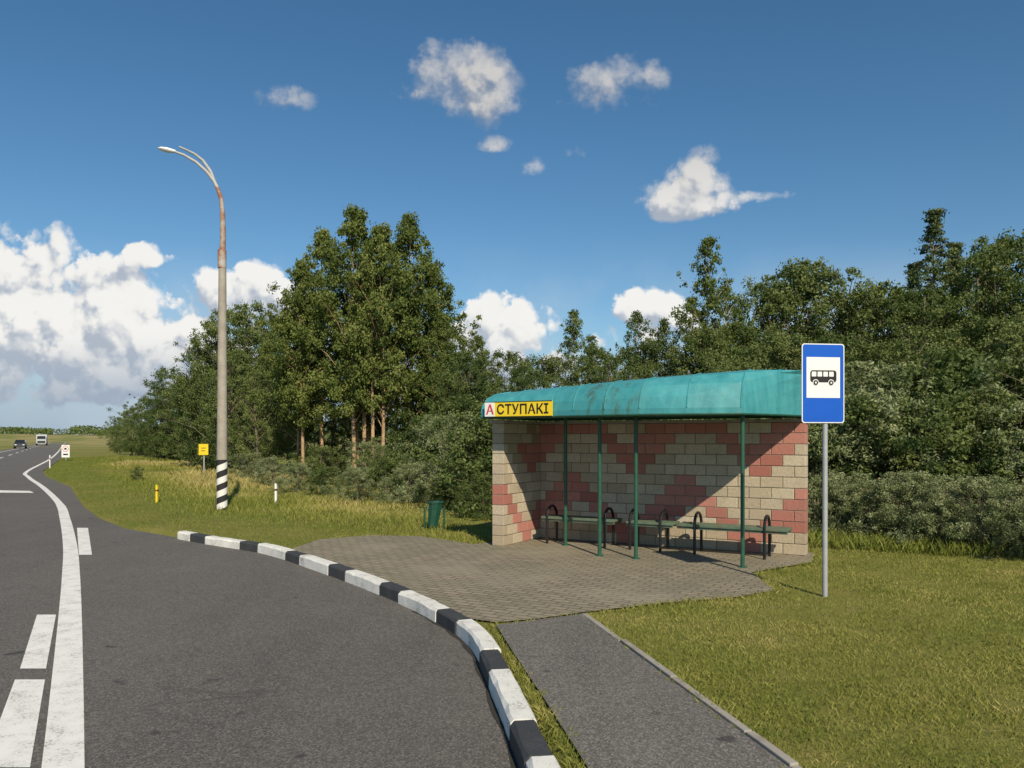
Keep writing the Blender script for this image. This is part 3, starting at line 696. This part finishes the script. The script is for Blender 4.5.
mb.add([CF(-1.12,-.64,1.425),CF(.37,-.64,1.445),CF(.37,.64,1.445),CF(-1.12,.64,1.425)],[(0,1,2,3)],0)
for a in (-1.35,1.3):
    for b in (-.78,.78): mb.tube([CF(a,b-.1,.31),CF(a,b+.1,.31)],.31,14,2)
for b in (-.55,.55): mb.box(CF,(2.1,b-.14,.58),(2.17,b+.14,.7),3)
mb.obj('car_body',[M_carp,M_glass,M_tyre,M_wsign],car)
# ---------------------------------------------------------------- light and sky
A=math.radians(17); EL=math.radians(38)
sv=Vector((math.sin(A)*math.cos(EL),-math.cos(A)*math.cos(EL),math.sin(EL)))
sun=bpy.data.lights.new('sun','SUN'); sun.energy=5.0; sun.angle=math.radians(.55); sun.color=(1,.88,.68)
so=bpy.data.objects.new('sun',sun); so.rotation_euler=sv.to_track_quat('Z','Y').to_euler(); so.location=(0,0,30); scene.collection.objects.link(so)
W=bpy.data.worlds.new('World'); scene.world=W; W.use_nodes=True; W.node_tree.nodes.clear(); t=NT(W.node_tree)
W.cycles.sampling_method='MANUAL'; W.cycles.sample_map_resolution=256
out=t.new('ShaderNodeOutputWorld'); sky=t.new('ShaderNodeTexSky',sky_type='NISHITA'); sky.sun_disc=False
sky.sun_elevation=EL; sky.sun_rotation=math.pi-A; sky.air_density=1.0; sky.dust_density=.2; sky.ozone_density=3.0
bg=t.new('ShaderNodeBackground'); bg.inputs[1].default_value=.095
hs=t.new('ShaderNodeHueSaturation'); hs.inputs['Saturation'].default_value=1.2; hs.inputs['Hue'].default_value=.494; t.l.new(sky.outputs[0],hs.inputs['Color'])
tc=t.new('ShaderNodeTexCoord'); sp=t.new('ShaderNodeSeparateXYZ'); t.l.new(tc.outputs['Generated'],sp.inputs[0])
hz=t.mapr(sp.outputs[2],0,.16,.85,0,True)
t.put(bg.inputs[0],t.mix(hz,hs.outputs[0],(3.0,4.3,5.9)))
yy=t.m('MAXIMUM',sp.outputs[1],.08)
U=t.m('MULTIPLY',t.m('DIVIDE',sp.outputs[0],yy),7.8); Vv=t.m('MULTIPLY',t.m('DIVIDE',sp.outputs[2],yy),7.8)
def c(px,py,rx,ru,rd,amp=1): return ((px-512)/100,(438-py)/100,rx/100,ru/100,rd/100,amp)
CL=[c(460,85,64,44,44,.66),c(500,95,44,28,24,.55),c(595,95,60,28,20,.7),c(634,80,34,30,20,.7),c(278,98,50,20,16,.25),c(497,146,24,12,9,.4),c(530,170,24,15,12,.4),c(576,154,26,14,10,.12),
    c(685,202,52,32,20,.85),c(705,178,28,30,30,.8),c(760,196,56,10,9,.15),
    c(20,330,120,88,66,1.35),c(110,345,95,70,52,1.3),c(180,350,66,50,46,1.2),c(-120,330,160,100,70,1.2),c(145,258,54,20,16,.45),c(245,295,75,34,46,.75),c(60,268,90,24,40,.6),
    c(510,340,60,46,50,1.1),c(465,345,44,30,30,.8),c(600,345,60,22,30,.5),c(652,305,36,24,30,.85),c(684,318,26,14,20,.6)]
def field(u,v,hi):
    cmb=t.new('ShaderNodeCombineXYZ'); t.put(cmb.inputs[0],u); t.put(cmb.inputs[1],v)
    n1=t.noise(cmb.outputs[0],1.4,hi,.60,'2D')
    w2=t.new('ShaderNodeCombineXYZ'); t.put(w2.inputs[0],t.m('MULTIPLY_ADD',n1,.45,u)); t.put(w2.inputs[1],t.m('MULTIPLY_ADD',n1,-.4,v))
    bs_=[]
    for sc,amp in ((2.2,.75),(5.5,.36),(12,.15)):
        vo=t.new('ShaderNodeTexVoronoi',feature='F1',voronoi_dimensions='2D'); vo.inputs['Scale'].default_value=sc; t.put(vo.inputs['Vector'],w2.outputs[0])
        bs_.append(t.m('MULTIPLY',t.m('SUBTRACT',.4,vo.outputs['Distance']),amp))
    bill=t.m('ADD',t.m('ADD',bs_[0],bs_[1]),bs_[2])
    best=None
    for (cu,cv,ru,rt,rd,amp) in CL:
        du=t.m('DIVIDE',t.m('SUBTRACT',u,cu),ru); dv=t.m('SUBTRACT',v,cv)
        dn=t.m('MAXIMUM',t.m('DIVIDE',dv,rt),t.m('DIVIDE',dv,-rd))
        r2=t.m('MULTIPLY_ADD',du,du,t.m('MULTIPLY',dn,dn)); e=t.m('MULTIPLY_ADD',t.m('SUBTRACT',1,r2),1.0,amp-1)
        e=t.m('MAXIMUM',e,-1.6)
        best=e if best is None else t.m('MAXIMUM',best,e)
    big=t.mapr(v,1.9,2.8)
    f=t.m('ADD',t.m('MULTIPLY',best,.8),t.m('MULTIPLY',t.m('SUBTRACT',n1,.48),t.m('MULTIPLY_ADD',big,1.4,1.9)))
    return t.m('ADD',f,t.m('MULTIPLY',bill,t.m('MULTIPLY_ADD',big,-.6,1.15)))
f0=field(U,Vv,8); f0s=field(U,Vv,4); f1=field(t.m('ADD',U,.07),t.m('ADD',Vv,.14),4)
hi=t.mapr(Vv,1.9,3.0,0,1)
alpha=t.mapr(f0,t.m('MULTIPLY',hi,-.15),t.m('MULTIPLY_ADD',hi,.65,.34),0,1,True)
fr=t.m('GREATER_THAN',sp.outputs[1],.1); alpha=t.m('MULTIPLY',alpha,fr)
lit=t.mapr(t.m('ADD',t.m('SUBTRACT',f0s,f1),t.m('MULTIPLY',t.m('SUBTRACT',f0,f0s),.8)),-.45,.36,0,1,True)
col=t.ramp(lit,[(0,(.46,.51,.59)),(.35,(.68,.70,.73)),(.75,(.92,.90,.86)),(1,(.98,.96,.92))])
col=t.mix(t.m('MULTIPLY',hi,.8),col,t.mix(lit,(.27,.31,.38),(.60,.58,.56)))
low=t.mapr(Vv,.35,1.1,.8,0,True); col=t.mix(low,col,(.34,.42,.53))
cb=t.new('ShaderNodeBackground'); t.put(cb.inputs[0],col); cb.inputs[1].default_value=.95
veil=t.m('MULTIPLY',t.mapr(Vv,2.1,.8,0,1,True),t.mapr(t.noise(tc.outputs['Generated'],3.5,5,.6),.42,.66,0,.75,True))
mv=t.new('ShaderNodeMixShader'); vb=t.new('ShaderNodeBackground'); vb.inputs[0].default_value=(.50,.60,.70,1); vb.inputs[1].default_value=.95
t.put(mv.inputs[0],t.m('MULTIPLY',veil,fr)); t.l.new(bg.outputs[0],mv.inputs[1]); t.l.new(vb.outputs[0],mv.inputs[2])
mx=t.new('ShaderNodeMixShader'); t.put(mx.inputs[0],t.m('MULTIPLY',alpha,.95)); t.l.new(mv.outputs[0],mx.inputs[1]); t.l.new(cb.outputs[0],mx.inputs[2]); t.l.new(mx.outputs[0],out.inputs[0])
# ---------------------------------------------------------------- camera
cam=bpy.data.cameras.new('camera'); cam.sensor_width=36; cam.lens=36*F/1024; cam.shift_y=(HV-384)/1024; cam.clip_end=6000; cam.clip_start=.05
co=bpy.data.objects.new('camera',cam); co.location=(0,0,H); co.rotation_euler=(math.pi/2,0,0); scene.collection.objects.link(co); scene.camera=co
scene.view_settings.view_transform='Standard'; scene.view_settings.look='None'; scene.view_settings.exposure=0; scene.view_settings.gamma=1
